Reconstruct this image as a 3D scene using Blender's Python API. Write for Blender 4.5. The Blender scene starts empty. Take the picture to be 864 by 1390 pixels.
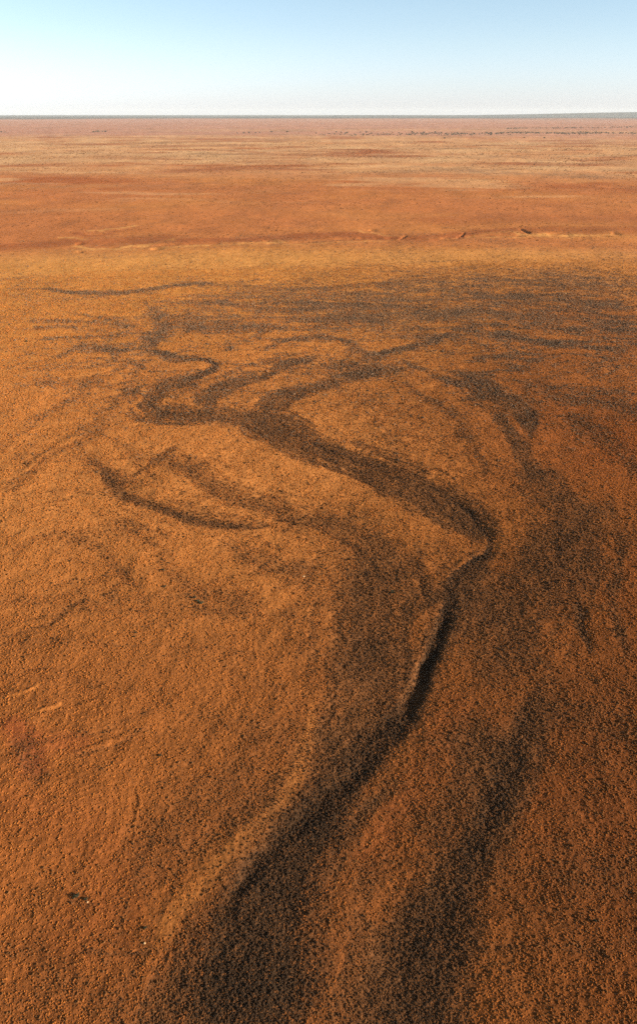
import bpy, math, random
import numpy as np
R = math.radians
rng = np.random.default_rng(7)
random.seed(7)
CAM_H = 200.0
PITCH = 26.18
F864 = 1011.0
SUN_EL, SUN_AZ = 15.5, 106.0        # degrees; azimuth clockwise from the view direction (+Y)
sc = bpy.context.scene
col = sc.collection

# hand-traced survey of the plain, in metres on the ground (x right, y ahead, half width)
# V vegetation, D dense dark scrub and painted shade of gully banks, O bare opening, G gully depth, R ridge height, P pale sand, E red soil
SURVEY = [
('V',0.7,0.5,[(-404.5,956.4,6.1),(-325.5,943.3,5.8),(-298.6,930.5,12.6),(-264.5,922.1,14.9),(-232.0,939.0,10.5),(-182.1,969.9,13.6),(-126.2,979.1,18.6)]),
('V',0.5,0.8,[(-314.8,795.1,10.8),(-270.2,791.9,10.6),(-229.1,785.6,10.8),(-197.5,767.3,8.4),(-174.1,746.9,9.1)]),
('V',0.4,0.8,[(-272.0,824.6,6.6),(-225.2,801.5,6.1),(-187.9,776.4,8.8)]),
('V',0.5,0.8,[(-298.1,758.5,10.9),(-271.4,770.3,8.8),(-228.1,752.7,10.0),(-200.3,746.9,10.6)]),
('V',0.6,0.8,[(-277.3,719.4,7.0),(-243.4,727.5,7.1),(-208.1,732.9,8.4),(-178.6,732.9,11.0)]),
('V',0.6,0.8,[(-232.6,691.1,9.9),(-211.6,691.1,9.2),(-184.8,681.3,8.4),(-162.1,688.6,7.5)]),
('V',0.8,0.6,[(-206.2,886.1,2.6),(-178.3,814.5,7.5),(-160.3,761.4,9.8),(-161.1,719.4,11.4),(-159.5,686.2,5.8),(-144.0,667.1,8.8),(-124.8,653.3,8.7),(-107.8,651.1,8.4),(-94.8,637.9,3.8),(-95.1,621.0,5.9),(-105.8,602.9,10.6),(-119.3,583.9,12.8),(-129.4,564.1,10.5),(-130.2,542.1,7.8),(-119.7,523.1,13.6),(-101.6,514.0,15.6),(-77.2,514.0,17.7),(-55.0,509.5,19.6),(-38.5,503.7,22.9)]),
('V',0.5,0.9,[(-158.0,761.4,50.4),(-128.0,791.9,53.3),(-91.8,824.6,64.8)]),
('V',0.4,0.7,[(-162.1,572.9,3.1),(-142.7,565.8,3.8)]),
('V',0.28,1,[(-232.2,604.9,8.5),(-203.8,572.9,9.0)]),
('V',0.3,1,[(-163.3,646.6,5.3),(-151.0,576.5,7.0),(-159.9,518.5,8.4),(-154.0,476.2,8.0),(-177.5,439.3,7.0),(-180.7,401.8,6.3),(-177.6,387.3,2.2)]),
('V',0.5,1,[(-118.1,909.8,60.9),(-28.6,909.8,93.5),(42.4,897.8,99.8),(114.5,909.8,108.1),(200.7,939.0,120.1),(308.4,960.9,116.8),(414.9,983.7,119.0)]),
('V',0.55,1,[(-83.6,824.6,43.6),(14.6,814.5,76.9),(104.9,824.5,78.0),(130.3,775.5,29.6)]),
('V',0.45,1,[(135.1,807.6,49.8),(215.5,807.5,69.0),(285.1,774.7,66.9),(334.6,774.6,63.7)]),
('V',0.5,0.8,[(-108.0,758.5,11.7),(-70.7,767.3,13.1),(-40.7,782.5,12.4),(-1.6,808.0,12.5)]),
('V',0.5,0.8,[(-53.1,678.9,5.8),(-36.9,701.2,7.9),(-8.7,722.1,11.1),(13.2,724.8,11.4),(30.7,706.2,9.5),(39.5,668.9,15.8)]),
('V',0.55,0.9,[(15.7,669.4,12.0),(18.1,631.5,22.6),(37.2,624.6,33.8),(64.6,644.9,20.7)]),
('V',0.65,0.7,[(42.2,657.2,20.4),(60.2,672.9,9.1),(82.5,689.3,8.6),(105.7,706.7,8.0),(127.3,730.9,8.0),(155.7,766.0,8.1)]),
('V',0.8,0.6,[(-38.1,515.5,9.9),(-36.2,538.9,12.5),(-21.6,560.6,14.0),(-1.2,578.4,12.3),(23.5,599.0,12.3),(49.6,617.8,13.4),(72.5,624.8,5.9)]),
('V',0.8,0.6,[(-84.1,524.6,7.3),(-85.9,555.4,10.2),(-73.5,580.2,13.4),(-53.9,599.0,11.3),(-33.3,623.1,9.5),(-21.2,646.6,11.9),(5.4,667.1,7.5)]),
('V',0.6,0.7,[(71.8,651.3,4.8),(90.5,615.3,4.4),(102.3,588.3,7.2),(123.1,569.6,16.4)]),
('V',0.85,0.7,[(119.7,619.9,8.0),(129.6,588.4,12.6),(132.9,559.7,15.6),(144.1,532.5,18.9),(147.7,511.1,10.2),(147.7,489.8,5.0),(143.8,470.3,3.0)]),
('V',0.9,0.6,[(149.2,530.5,2.3),(154.1,510.6,2.1),(151.5,492.5,2.0),(144.5,473.0,1.8),(138.2,460.1,1.3)]),
('V',0.75,0.8,[(133.3,509.1,7.2),(128.8,466.3,8.2),(130.0,434.6,7.7),(130.2,406.5,7.7),(130.3,384.1,12.2)]),
('V',0.5,0.8,[(145.8,775.4,9.8),(170.6,744.7,14.9),(194.9,721.3,12.9),(218.5,701.5,12.0),(253.8,679.6,11.0),(294.7,671.3,9.5)]),
('V',0.6,0.8,[(193.1,947.7,13.8),(239.8,909.8,15.8),(286.6,886.1,13.9),(361.9,845.4,15.2)]),
('V',0.5,0.8,[(313.4,1047.9,13.1),(364.4,1017.4,15.4),(416.7,988.4,15.0)]),
('V',0.45,1,[(175.2,505.9,11.7),(186.5,475.4,11.3),(191.9,448.0,8.2),(192.3,423.5,6.0),(190.7,396.0,5.4)]),
('V',0.4,1,[(171.4,530.6,15.6),(206.8,537.2,21.8),(232.5,502.7,22.1)]),
('V',0.45,0.7,[(40.5,502.6,2.0),(45.2,481.2,1.9),(49.6,461.3,1.6),(50.1,439.4,2.0)]),
('V',0.6,1,[(133.0,390.7,12.4),(132.9,358.2,15.9),(119.1,320.0,19.5),(101.7,288.6,22.4),(85.2,261.9,22.1),(77.7,242.7,17.5),(76.9,220.9,14.3)]),
('V',0.35,0.9,[(152.4,365.2,5.8),(136.8,318.3,6.9),(124.6,286.4,4.7)]),
('V',0.45,1,[(71.7,291.6,10.3),(69.7,263.4,12.5),(63.9,248.8,9.1)]),
('V',0.95,0.7,[(114.4,272.7,1.7),(113.2,261.9,1.9),(110.5,250.4,1.2),(109.2,236.2,0.6)]),
('V',0.86,0.5,[(-77.2,514.0,14.1),(-46.7,506.6,16.5),(-29.7,489.6,20.2),(-11.0,463.3,18.6),(13.4,439.3,19.0),(39.9,412.8,17.3),(59.6,388.8,15.5),(70.2,373.7,14.2),(79.2,353.7,11.8),(83.5,334.9,7.6),(82.2,320.3,4.8)]),
('V',0.75,0.8,[(81.0,318.3,5.6),(73.4,300.9,9.2),(64.2,283.4,7.6),(57.2,264.5,6.5)]),
('V',0.5,1,[(73.7,397.1,4.8),(86.5,371.9,6.1),(93.5,349.7,4.1),(91.6,326.5,2.7)]),
('D',1,0.5,[(51.1,411.7,0.8),(68.2,388.9,1.4),(78.3,372.0,1.5),(84.7,351.4,1.8),(88.0,334.4,2.1),(86.9,323.4,2.0),(80.4,314.9,2.3),(69.9,304.5,1.9),(63.1,297.5,1.6),(60.1,289.7,1.5),(59.6,279.8,2.3),(54.7,264.8,3.1),(49.4,250.0,3.4),(43.0,234.3,3.6),(37.3,220.7,2.9),(33.0,209.2,1.9),(29.7,197.8,1.3)]),  # shaded outer bank of the main gully, painted dark along with its scrub
('V',1,0.6,[(86.9,323.4,5.1),(74.0,304.1,3.7),(61.3,286.6,2.8),(56.6,264.6,4.5),(48.1,245.3,5.3),(39.7,225.9,5.3),(32.1,208.5,4.8),(25.8,197.9,4.1)]),
('V',0.8,0.8,[(-144.4,437.0,1.6),(-133.2,419.3,3.0),(-123.2,400.8,4.5),(-109.5,383.5,5.8),(-94.6,370.9,4.9),(-78.4,361.5,4.2),(-68.8,357.3,4.2),(-52.9,353.2,3.9),(-38.6,350.0,4.0),(-26.9,354.0,3.1),(-13.0,360.6,3.1)]),
('V',0.35,1,[(-157.0,451.0,2.8),(-126.4,406.8,9.2),(-102.3,378.1,10.8),(-70.1,360.6,9.5),(-36.5,348.4,8.8)]),
('V',0.5,0.8,[(-113.4,408.9,1.4),(-106.5,430.2,2.3),(-98.1,448.6,3.1),(-92.0,455.9,4.6)]),
('V',0.35,1,[(-111.9,433.6,7.6),(-90.1,430.2,12.0),(-71.1,411.9,12.2)]),
('V',0.55,1,[(-105.4,448.6,2.7),(-78.4,415.1,8.2),(-61.8,392.0,11.4),(-38.8,376.3,13.9),(-17.1,360.6,15.2),(3.2,355.7,14.9),(18.7,340.6,14.3),(30.7,318.2,12.2),(34.2,295.1,11.1)]),
('V',0.5,0.8,[(-77.3,367.5,1.7),(-64.0,376.3,1.7)]),
('V',0.24,1,[(-123.0,360.6,6.1),(-99.0,344.5,6.4),(-83.6,325.8,5.1),(-71.7,305.3,5.9),(-58.1,286.7,6.5),(-40.5,275.3,10.6),(-24.1,278.1,8.5)]),
('V',0.45,1,[(-50.5,333.0,5.6),(-34.1,318.7,6.5),(-18.6,305.3,7.2),(-0.7,295.8,14.3)]),
('V',0.78,0.9,[(14.6,333.0,13.1),(24.2,301.9,20.4),(23.7,267.0,22.6),(20.3,237.8,20.9),(14.8,216.7,17.3),(6.1,198.1,15.3),(-2.9,178.5,14.3),(-12.0,161.3,15.9),(-21.7,141.5,16.6),(-23.7,120.6,18.7),(-25.0,99.8,19.5),(-23.9,72.8,18.4)]),
('V',1,0.8,[(36.1,220.0,5.4),(24.7,201.5,5.1),(13.3,184.7,6.7),(0.7,169.6,7.7),(-10.5,153.5,9.4),(-17.1,137.0,11.8),(-19.8,120.6,13.8),(-21.5,99.8,14.2),(-20.8,72.8,13.4)]),
('D',0.5,0.8,[(-2.8,168.2,0.5),(-8.5,161.3,1.0),(-13.9,154.0,1.1),(-18.4,148.1,1.1),(-22.9,142.4,0.7)]),
('D',0.5,0.6,[(31.1,212.4,1.0),(22.2,203.4,1.2),(15.0,192.9,1.1),(7.0,183.1,0.8)]),
('D',0.3,0.7,[(23.2,316.5,0.7),(27.9,305.0,1.0),(30.5,292.2,0.6)]),
('D',0.2,0.7,[(40.8,328.1,0.9),(46.3,310.1,1.6),(48.7,293.9,0.9)]),
('D',0.5,0.7,[(153.3,513.8,1.2),(152.3,495.4,1.6),(145.7,475.7,1.2)]),
('D',0.5,0.7,[(114.5,271.0,0.7),(113.1,260.3,0.8),(110.5,248.4,0.6)]),
('D',0.4,0.7,[(55.6,167.9,0.7),(52.1,159.9,0.9),(47.0,151.2,0.8)]),
('V',0.85,0.9,[(87.8,220.0,4.1),(77.7,205.2,5.9),(68.4,188.5,7.3),(60.1,173.4,7.6),(54.0,162.5,5.9),(48.8,152.3,6.3),(41.5,140.7,8.1),(33.7,128.1,10.5),(24.0,113.1,12.5),(19.0,99.8,13.8),(14.1,72.8,13.2)]),
('V',0.5,1,[(51.5,211.0,9.0),(56.1,192.7,14.0),(47.3,171.3,15.0),(36.3,145.6,12.6),(27.3,124.3,13.4),(21.1,103.0,13.1),(15.6,72.8,12.4)]),
('V',0.3,1,[(-17.1,212.8,7.3),(-25.3,181.6,12.3),(-37.7,164.0,12.1),(-46.9,151.0,7.2),(-43.4,143.8,4.1)]),
('V',0.12,1,[(106.7,231.1,11.4),(99.4,192.9,10.8),(84.8,163.3,8.4),(72.8,139.1,7.6),(62.9,119.0,10.5)]),
('V',0.3,1,[(11.2,164.0,9.5),(14.8,146.1,8.7),(13.4,124.4,8.9)]),
('V',0.4,0.8,[(-84.7,188.9,1.1),(-77.9,192.3,1.3),(-72.0,194.6,1.4),(-67.7,198.4,1.4),(-61.4,203.8,1.3)]),
('V',0.45,0.8,[(-134.6,252.8,1.3),(-125.0,256.3,1.4),(-117.3,261.9,1.3),(-114.2,269.3,1.4),(-111.8,275.3,1.6),(-106.7,280.9,2.5)]),
('V',0.35,1,[(-107.7,199.8,3.1),(-99.0,186.3,3.9),(-90.9,177.0,2.2)]),
('V',0.3,1,[(-95.2,295.8,1.8),(-94.2,278.1,2.5)]),
('V',0.4,0.8,[(-63.6,122.9,0.9),(-55.2,122.1,0.7),(-45.5,122.5,0.5)]),
('V',0.3,1,[(-70.7,138.1,1.0),(-63.8,135.9,1.2)]),
('D',1,1,[(50.1,260.0,1.6),(36.1,220.0,6.3),(25.5,201.5,7.6),(14.1,184.7,9.6),(1.9,168.2,11.5),(-7.1,152.2,14.4),(-13.3,135.9,19.1),(-15.9,120.6,21.6),(-16.4,103.0,17.9),(-16.3,81.4,16.0),(-17.8,72.8,16.8)]),
('D',0.62,1,[(87.8,220.0,1.3),(68.4,188.5,5.3),(54.0,162.5,4.4),(48.8,152.3,5.3),(39.5,138.6,7.0),(31.2,124.2,10.4),(22.9,103.0,10.3),(17.9,88.1,8.0),(14.1,72.8,8.2)]),
('D',0.95,0.9,[(41.6,230.0,1.2),(33.9,210.3,2.5),(27.2,199.6,2.8),(18.7,189.6,2.8),(9.3,178.5,2.9),(-0.5,168.2,3.1),(-8.5,160.0,2.8),(-14.9,152.2,2.4),(-20.8,143.8,2.1),(-25.0,132.6,1.7),(-26.4,120.6,1.0)]),
('D',0.5,0.9,[(-180.1,776.4,1.6),(-163.0,714.1,2.6),(-148.1,674.1,3.2),(-125.1,655.6,3.8),(-104.7,653.3,3.8),(-93.1,640.0,1.8),(-94.5,621.0,3.1),(-106.7,608.8,2.5)]),
('D',0.45,0.9,[(-116.6,585.7,2.1),(-128.9,567.6,3.0),(-129.6,542.1,2.2),(-120.0,524.6,3.8),(-99.6,518.5,4.4),(-72.3,518.5,3.8)]),
('D',0.45,0.9,[(-39.8,524.6,2.2),(-25.0,500.8,3.1),(-11.1,471.0,4.0),(8.7,448.6,3.7),(31.7,427.4,3.5),(52.6,404.4,3.2)]),
('D',0.35,0.9,[(-26.5,476.2,1.7),(-5.8,448.6,3.4),(17.6,423.6,3.4),(43.1,397.3,2.4)]),
('D',0.28,0.9,[(-126.4,406.8,0.8),(-111.6,385.4,2.3),(-94.7,371.8,2.6),(-78.4,361.5,2.9),(-61.5,357.3,2.3)]),
('D',0.4,0.9,[(127.7,594.5,2.8),(134.0,559.6,6.1),(144.8,535.9,6.9)]),
('D',0.35,0.9,[(-29.3,360.6,3.1),(-4.8,350.8,5.0),(14.6,333.0,4.0),(28.4,311.5,2.5)]),
('D',0.35,0.9,[(49.5,330.9,1.2),(50.3,313.1,1.9),(51.8,296.7,1.1)]),
('D',0.35,0.9,[(126.2,358.8,2.2),(124.8,326.8,3.6),(111.7,293.8,3.3),(100.4,271.2,1.6)]),
('D',0.4,0.9,[(102.4,969.9,5.7),(184.7,901.8,7.5),(247.8,870.9,9.2),(301.4,824.4,8.8),(356.1,797.3,8.9)]),
('D',0.35,0.9,[(194.8,1069.3,7.0),(294.6,979.1,8.9),(400.9,909.8,10.7)]),
('D',0.3,0.9,[(338.1,1138.3,7.7),(439.8,1007.5,9.2)]),
('D',0.35,0.9,[(119.0,807.7,6.1),(176.1,772.0,7.8),(232.7,753.2,7.9),(331.1,734.7,9.4)]),
('D',0.35,0.9,[(-146.6,988.4,6.6),(-30.0,956.4,8.9),(84.9,988.4,8.8),(218.8,1032.4,6.8)]),
('D',0.35,0.9,[(-104.2,863.5,5.6),(-1.7,874.7,7.5),(108.5,856.2,7.2),(171.0,827.9,5.1)]),
('D',0.4,0.9,[(-183.0,897.8,5.2),(-113.6,870.9,6.6),(-43.2,838.4,8.6),(40.5,852.6,7.1)]),
('D',0.4,0.9,[(-146.8,741.3,5.6),(-98.0,738.5,7.0),(-47.0,755.6,7.0),(14.0,776.4,5.8),(94.6,804.5,4.5)]),
('D',0.45,0.9,[(-53.1,678.9,3.3),(-36.9,701.2,3.8),(-8.8,724.8,5.1),(16.7,722.1,5.5),(32.3,693.4,3.8),(35.5,641.8,2.8)]),
('D',0.45,0.9,[(42.4,659.5,5.4),(75.0,684.6,5.7),(105.7,706.7,5.1),(160.7,772.1,3.3)]),
('D',0.4,0.9,[(137.1,769.2,5.4),(170.0,741.8,8.0),(218.5,701.5,8.3),(304.6,668.7,8.3)]),
('D',0.4,0.9,[(-318.8,795.1,4.6),(-270.2,791.9,6.0),(-220.5,782.5,5.0),(-174.1,746.9,3.9)]),
('D',0.4,0.9,[(-281.2,828.0,3.9),(-224.4,798.2,4.3),(-170.3,746.9,3.5)]),
('D',0.4,0.9,[(-270.9,722.1,4.2),(-236.8,730.2,5.6),(-171.2,732.9,5.5)]),
('D',0.4,0.9,[(-240.4,693.6,4.6),(-184.8,681.3,6.1),(-156.1,693.6,5.0)]),
('D',0.5,0.9,[(-441.9,956.4,4.2),(-345.4,947.7,6.0),(-292.9,926.3,9.8),(-248.4,930.5,8.6),(-182.1,969.9,9.0),(-108.5,993.1,7.0)]),
('D',0.4,0.9,[(56.8,401.9,1.2),(71.9,384.7,1.8),(81.6,367.1,1.7),(86.0,348.0,1.9),(88.0,330.6,1.9)]),
('V',0.3,1,[(-213.5,458.3,3.4),(-202.7,515.5,4.8),(-187.4,578.4,6.5),(-172.2,642.2,5.9)]),
('V',0.3,1,[(-175.3,496.6,3.4),(-141.2,465.8,3.5),(-111.7,421.5,3.5),(-97.3,406.8,2.6)]),
('V',0.3,1,[(-158.6,315.3,3.4),(-143.7,336.8,4.8),(-118.4,329.4,3.7),(-93.1,302.1,3.0),(-75.3,267.1,2.6)]),
('V',0.3,1,[(65.3,583.2,4.5),(93.3,528.5,5.1),(102.0,455.9,3.9),(100.3,399.2,2.8)]),
('V',0.3,1,[(164.5,382.9,2.1),(149.2,317.2,2.8),(128.5,268.6,2.1),(120.6,229.9,2.3)]),
('O',0.7,0.8,[(-87.7,711.5,6.1),(-60.1,727.5,8.9),(-27.6,741.3,10.5)]),
('O',0.7,0.8,[(-41.0,671.7,4.6),(-15.5,696.1,7.6),(9.3,703.7,10.3),(21.2,696.1,6.6)]),
('O',0.6,0.8,[(44.8,703.3,5.0),(70.1,707.8,7.1),(93.3,723.3,5.4)]),
('O',0.7,0.8,[(131.9,841.9,5.5),(156.8,867.2,10.3),(191.2,890.0,5.7)]),
('O',0.6,0.8,[(28.8,755.5,5.5),(67.6,766.9,8.3),(100.0,782.0,6.8)]),
('O',0.5,0.9,[(209.0,814.2,9.4),(269.7,827.9,14.2),(341.5,800.6,12.5)]),
('O',0.5,0.9,[(173.6,841.9,6.1),(228.8,863.5,9.1),(291.5,845.4,9.3)]),
('O',0.5,0.9,[(300.8,934.7,11.1),(359.1,918.0,13.1),(390.4,905.8,13.0)]),
('O',0.45,0.9,[(217.6,753.3,14.0),(258.2,738.0,18.6),(311.4,714.5,12.2)]),
('O',0.6,0.9,[(-169.6,824.6,8.6),(-149.7,828.0,12.0),(-130.5,838.4,8.3)]),
('O',0.5,0.9,[(-80.6,791.9,4.6),(-41.8,808.0,6.2)]),
('O',0.9,0.8,[(97.3,360.2,4.2),(104.4,342.8,7.1),(99.8,323.5,5.8),(91.0,309.0,3.5)]),
('O',0.9,0.6,[(-54.6,367.5,3.2),(-37.6,362.3,3.0),(-18.6,348.4,3.3)]),
('O',0.8,0.6,[(-98.5,401.8,2.0),(-85.2,389.2,3.9),(-71.6,376.3,2.5)]),
('O',0.6,0.9,[(55.6,275.6,1.0),(45.8,262.9,3.5),(39.1,246.0,2.5)]),
('O',0.7,0.9,[(39.2,200.8,3.9),(33.0,181.1,6.2),(22.6,161.3,5.8),(12.6,146.1,4.4)]),
('O',0.7,0.9,[(55.6,235.5,5.8),(49.4,215.1,6.0),(41.4,197.1,3.9)]),
('O',0.7,0.9,[(29.2,158.4,4.5),(23.0,141.4,4.2),(13.7,128.5,3.9)]),
('G',1.3,0.9,[(51.1,411.7,2.8),(68.5,390.8,3.4),(78.7,374.6,3.1),(85.2,353.9,3.1),(89.6,336.6,3.5),(88.7,323.2,3.3),(81.8,314.7,3.8),(70.6,304.4,2.8),(64.4,297.4,2.5),(62.1,289.5,2.5),(59.6,279.8,2.3),(55.3,264.7,1.9)]),
('G',0.8,1,[(-46.7,506.6,10.2),(-29.7,489.6,16.5),(-11.0,463.3,15.9),(13.4,439.3,16.3),(39.9,412.8,14.8),(59.6,388.8,14.1),(70.2,373.7,12.9),(79.2,353.7,11.5)]),
('G',0.7,1,[(-161.1,719.4,8.2),(-159.5,686.2,6.7),(-124.8,653.3,8.1),(-94.8,637.9,4.7),(-105.8,602.9,8.6),(-129.4,564.1,11.1),(-130.2,542.1,8.5),(-101.6,514.0,12.3),(-77.2,514.0,16.0),(-46.7,506.6,18.2)]),
('G',0.9,1,[(-101.1,651.1,2.7),(-92.8,637.9,2.3),(-95.1,621.0,2.5)]),
('G',0.8,1,[(-1.7,169.6,1.3),(-7.4,161.3,2.0),(-12.8,154.0,2.2),(-17.3,148.1,2.1),(-22.2,141.9,1.4)]),
('G',0.8,1,[(32.5,212.3,2.2),(23.6,203.3,2.7),(16.3,192.9,2.5),(8.2,183.1,1.9)]),
('G',0.4,1,[(23.9,316.5,1.6),(28.6,304.9,2.0),(31.2,292.2,1.3)]),
('G',0.5,1,[(154.9,520.1,2.7),(155.1,498.2,3.2),(146.4,472.9,2.5)]),
('G',0.6,1,[(115.6,272.6,1.7),(114.3,260.2,2.2),(111.7,248.3,1.5),(110.1,236.2,0.9)]),
('G',0.5,1,[(56.8,169.3,2.0),(52.5,159.9,2.6),(47.3,150.4,2.1)]),
('G',0.6,1,[(-133.2,419.3,3.1),(-109.7,382.6,6.9),(-78.4,361.5,6.5),(-38.6,350.0,5.3)]),
('G',0.4,1,[(-134.6,252.8,1.6),(-125.0,256.3,1.6),(-117.3,261.9,1.6),(-114.2,269.3,1.6),(-111.8,275.3,1.7)]),
('G',3.4,0.9,[(61.3,286.6,2.3),(55.9,264.7,3.2),(50.3,249.9,3.5),(43.3,234.3,3.6),(37.3,220.7,3.5),(32.7,209.2,3.1),(27.3,197.9,2.7)]),
('G',1.5,1,[(41.6,230.0,2.7),(31.4,206.7,3.7),(20.0,190.6,3.9),(9.8,179.1,4.0),(0.0,168.8,4.2),(-8.0,160.5,3.8),(-14.7,152.7,3.4),(-20.7,144.2,3.0),(-25.0,132.6,2.3),(-26.0,120.6,1.4)]),
('R',0.45,1,[(-4.6,205.3,2.7),(-6.9,187.9,3.7),(-13.0,172.5,4.4),(-20.1,161.3,4.8),(-28.1,151.0,5.2),(-35.5,141.5,5.2),(-41.0,132.6,4.9),(-43.5,122.5,3.7)]),
('R',0.5,1,[(-121.1,217.5,1.3),(-116.4,219.9,1.3),(-111.7,222.7,1.1),(-108.0,226.9,1.1)]),
('R',0.5,1,[(-107.5,210.5,1.0),(-100.8,211.2,1.0),(-95.6,214.7,1.3)]),
('R',0.5,1,[(-90.4,213.2,1.0),(-82.7,215.5,1.0)]),
('R',0.6,1,[(-85.1,190.6,1.1),(-78.3,193.9,1.5),(-72.5,196.3,1.6),(-68.0,199.8,1.6),(-61.7,205.3,1.3)]),
('R',0.4,1,[(-60.7,178.5,0.7),(-57.7,166.8,0.7),(-56.2,156.0,0.7)]),
('R',0.7,1,[(48.6,524.5,2.3),(42.1,495.3,2.1),(47.2,467.9,2.3),(50.3,437.1,2.1)]),
('R',0.6,1,[(61.1,312.1,1.4),(64.1,303.8,2.4),(76.2,316.0,1.8),(80.7,324.1,1.2)]),
('R',0.6,1,[(-184.7,406.8,2.8),(-178.3,441.6,3.3),(-165.0,478.8,4.6),(-156.8,506.6,4.6)]),
('P',0.6,1,[(-2.3,220.7,0.9),(-3.5,203.4,2.2),(-6.4,187.9,4.0),(-13.0,172.5,4.4),(-20.1,161.3,4.9),(-29.2,151.0,5.5),(-36.2,141.5,5.4),(-41.4,132.6,5.1),(-44.5,122.5,3.8)]),
('P',0.5,1,[(-545.4,1150.6,82.6),(-259.8,1163.1,89.9),(-2.3,1175.9,84.2),(240.1,1202.3,59.8),(569.3,1215.9,40.5)]),
('P',0.5,1,[(-120.9,217.1,0.9),(-116.2,219.5,0.9),(-111.6,222.3,0.9),(-107.8,226.5,0.9)]),
('P',0.5,1,[(-107.3,210.1,0.8),(-100.7,210.9,0.8),(-95.5,214.3,1.0)]),
('P',0.4,1,[(-184.7,406.8,2.1),(-178.3,441.6,2.0),(-165.0,478.8,2.8)]),
('P',0.35,1,[(-47.7,308.6,8.1),(-28.7,295.8,6.8),(-17.1,272.5,5.5)]),
('P',0.4,1,[(-454.1,1085.8,58.8),(-354.0,1102.8,71.7),(-230.4,1126.2,66.9),(-125.4,1163.1,42.7),(-37.1,1209.1,24.6)]),
('P',1,0.7,[(-461.5,1395.8,4.0),(-417.1,1361.1,6.3),(-382.5,1352.7,5.7)]),
('P',1,0.7,[(-441.4,1470.5,6.1),(-390.6,1490.4,6.9),(-347.4,1553.1,4.9)]),
('P',1,0.7,[(-430.6,1311.9,5.1),(-365.7,1265.9,6.9),(-316.4,1288.5,7.5),(-279.5,1319.9,6.0),(-241.4,1395.8,4.1)]),
('P',0.9,0.7,[(-273.4,1258.6,7.4),(-199.4,1288.5,7.5),(-128.4,1319.9,5.2),(-87.3,1369.6,8.4),(-66.2,1336.1,4.2)]),
('P',1,0.7,[(-167.1,1327.9,8.2),(-110.8,1336.1,8.2),(-50.6,1327.9,8.0)]),
('P',0.9,0.7,[(67.3,1480.4,5.3),(118.8,1423.0,5.0),(149.0,1387.0,6.4)]),
('P',1,0.7,[(217.6,1361.1,4.6),(277.5,1404.8,6.4),(357.1,1460.8,9.4),(375.8,1413.8,9.3),(442.9,1423.0,9.2),(579.9,1413.8,7.5)]),
('E',0.7,1,[(-528.9,1280.9,48.5),(-455.7,1319.9,50.5),(-361.1,1344.3,51.0),(-279.5,1387.0,51.5)]),
('E',0.7,1,[(-453.8,1441.7,12.1),(-402.9,1404.8,18.6),(-378.8,1470.5,8.6)]),
('E',0.8,1,[(-295.4,1336.1,33.5),(-132.1,1361.1,33.7),(37.8,1423.0,46.0),(167.8,1378.3,42.0),(375.6,1480.4,45.7),(605.4,1480.4,69.6)]),
('E',0.5,1,[(254.6,1609.2,76.3),(448.7,1657.0,98.5),(654.8,1609.2,123.8)]),
('E',1,1,[(-111.7,203.4,5.1),(-101.9,194.6,6.6),(-97.2,184.7,5.8)]),
('E',0.6,1,[(-96.7,194.6,5.2),(-83.9,195.3,5.2)]),
('E',0.2,1,[(-103.9,172.5,7.4),(-76.5,161.3,11.2),(-61.2,146.1,12.2),(-62.8,128.5,12.9)]),
('E',0.3,1,[(51.5,211.0,7.0),(37.5,187.2,6.4),(25.4,166.7,5.9),(14.9,148.5,5.5)]),
('E',0.7,1,[(-541.4,3078.4,106.9),(-332.7,3247.7,112.0),(-5.8,3160.8,81.8)]),
('E',0.6,1,[(962.0,3538.5,158.3),(1188.0,3538.5,133.9),(1458.0,3703.7,113.1)]),
('E',0.5,1,[(-1099.3,5239.6,151.7),(-528.2,5735.7,165.9)]),
('V',0.5,1,[(396.0,3387.1,48.9),(614.7,3078.4,80.9),(859.6,2854.2,105.2),(1106.2,2786.4,141.6)]),
('V',0.5,1,[(772.1,4083.7,53.6),(1238.2,4154.6,65.2),(1688.0,4303.7,64.0)]),
('S',2.4,1,[(-450.5,1265.9,7.8),(-384.1,1288.5,9.8),(-308.5,1280.9,9.7),(-227.8,1311.9,10.0),(-128.4,1319.9,10.1),(-40.5,1327.9,11.7),(62.9,1378.3,10.4),(148.1,1378.3,13.1),(217.6,1361.1,10.1),(277.5,1404.8,9.8),(359.7,1413.8,13.7),(437.6,1404.8,13.5),(579.9,1413.8,13.2),(672.5,1423.0,8.8)]),
('P',0.7,0.8,[(-445.6,1251.3,5.6),(-305.2,1265.9,5.7),(-127.0,1304.0,5.9),(-40.1,1311.9,5.9),(146.4,1361.1,6.0),(274.2,1387.0,6.5),(573.0,1395.8,6.6)]),
('S',3,1,[(-413.1,1311.9,11.9),(-408.1,1311.9,9.0),(-405.4,1319.9,7.4)]),
('S',2.5,1,[(-388.8,1236.9,7.1),(-382.8,1236.9,8.9),(-376.9,1236.9,7.1)]),
('S',3,1,[(-273.4,1258.6,6.5),(-265.2,1265.9,11.1),(-252.9,1258.6,5.6)]),
('S',3,1,[(95.9,1490.4,5.2),(105.8,1470.5,8.1),(112.1,1460.8,5.9)]),
('S',4,1,[(141.2,1361.1,2.5),(153.8,1395.8,4.1),(162.4,1413.8,3.3)]),
('S',3,1,[(213.7,1361.1,3.5),(229.4,1387.0,6.7),(257.5,1404.8,3.2),(275.7,1470.5,1.6)]),
('S',4,1,[(386.0,1500.5,3.2),(387.5,1460.8,5.2),(391.3,1432.3,3.8)]),
('S',3,1,[(415.9,1423.0,6.8),(448.4,1441.7,11.8),(463.2,1423.0,8.0)]),
('S',3,1,[(547.4,1451.2,4.3),(548.9,1432.3,9.7),(557.7,1423.0,8.9)]),
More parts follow.
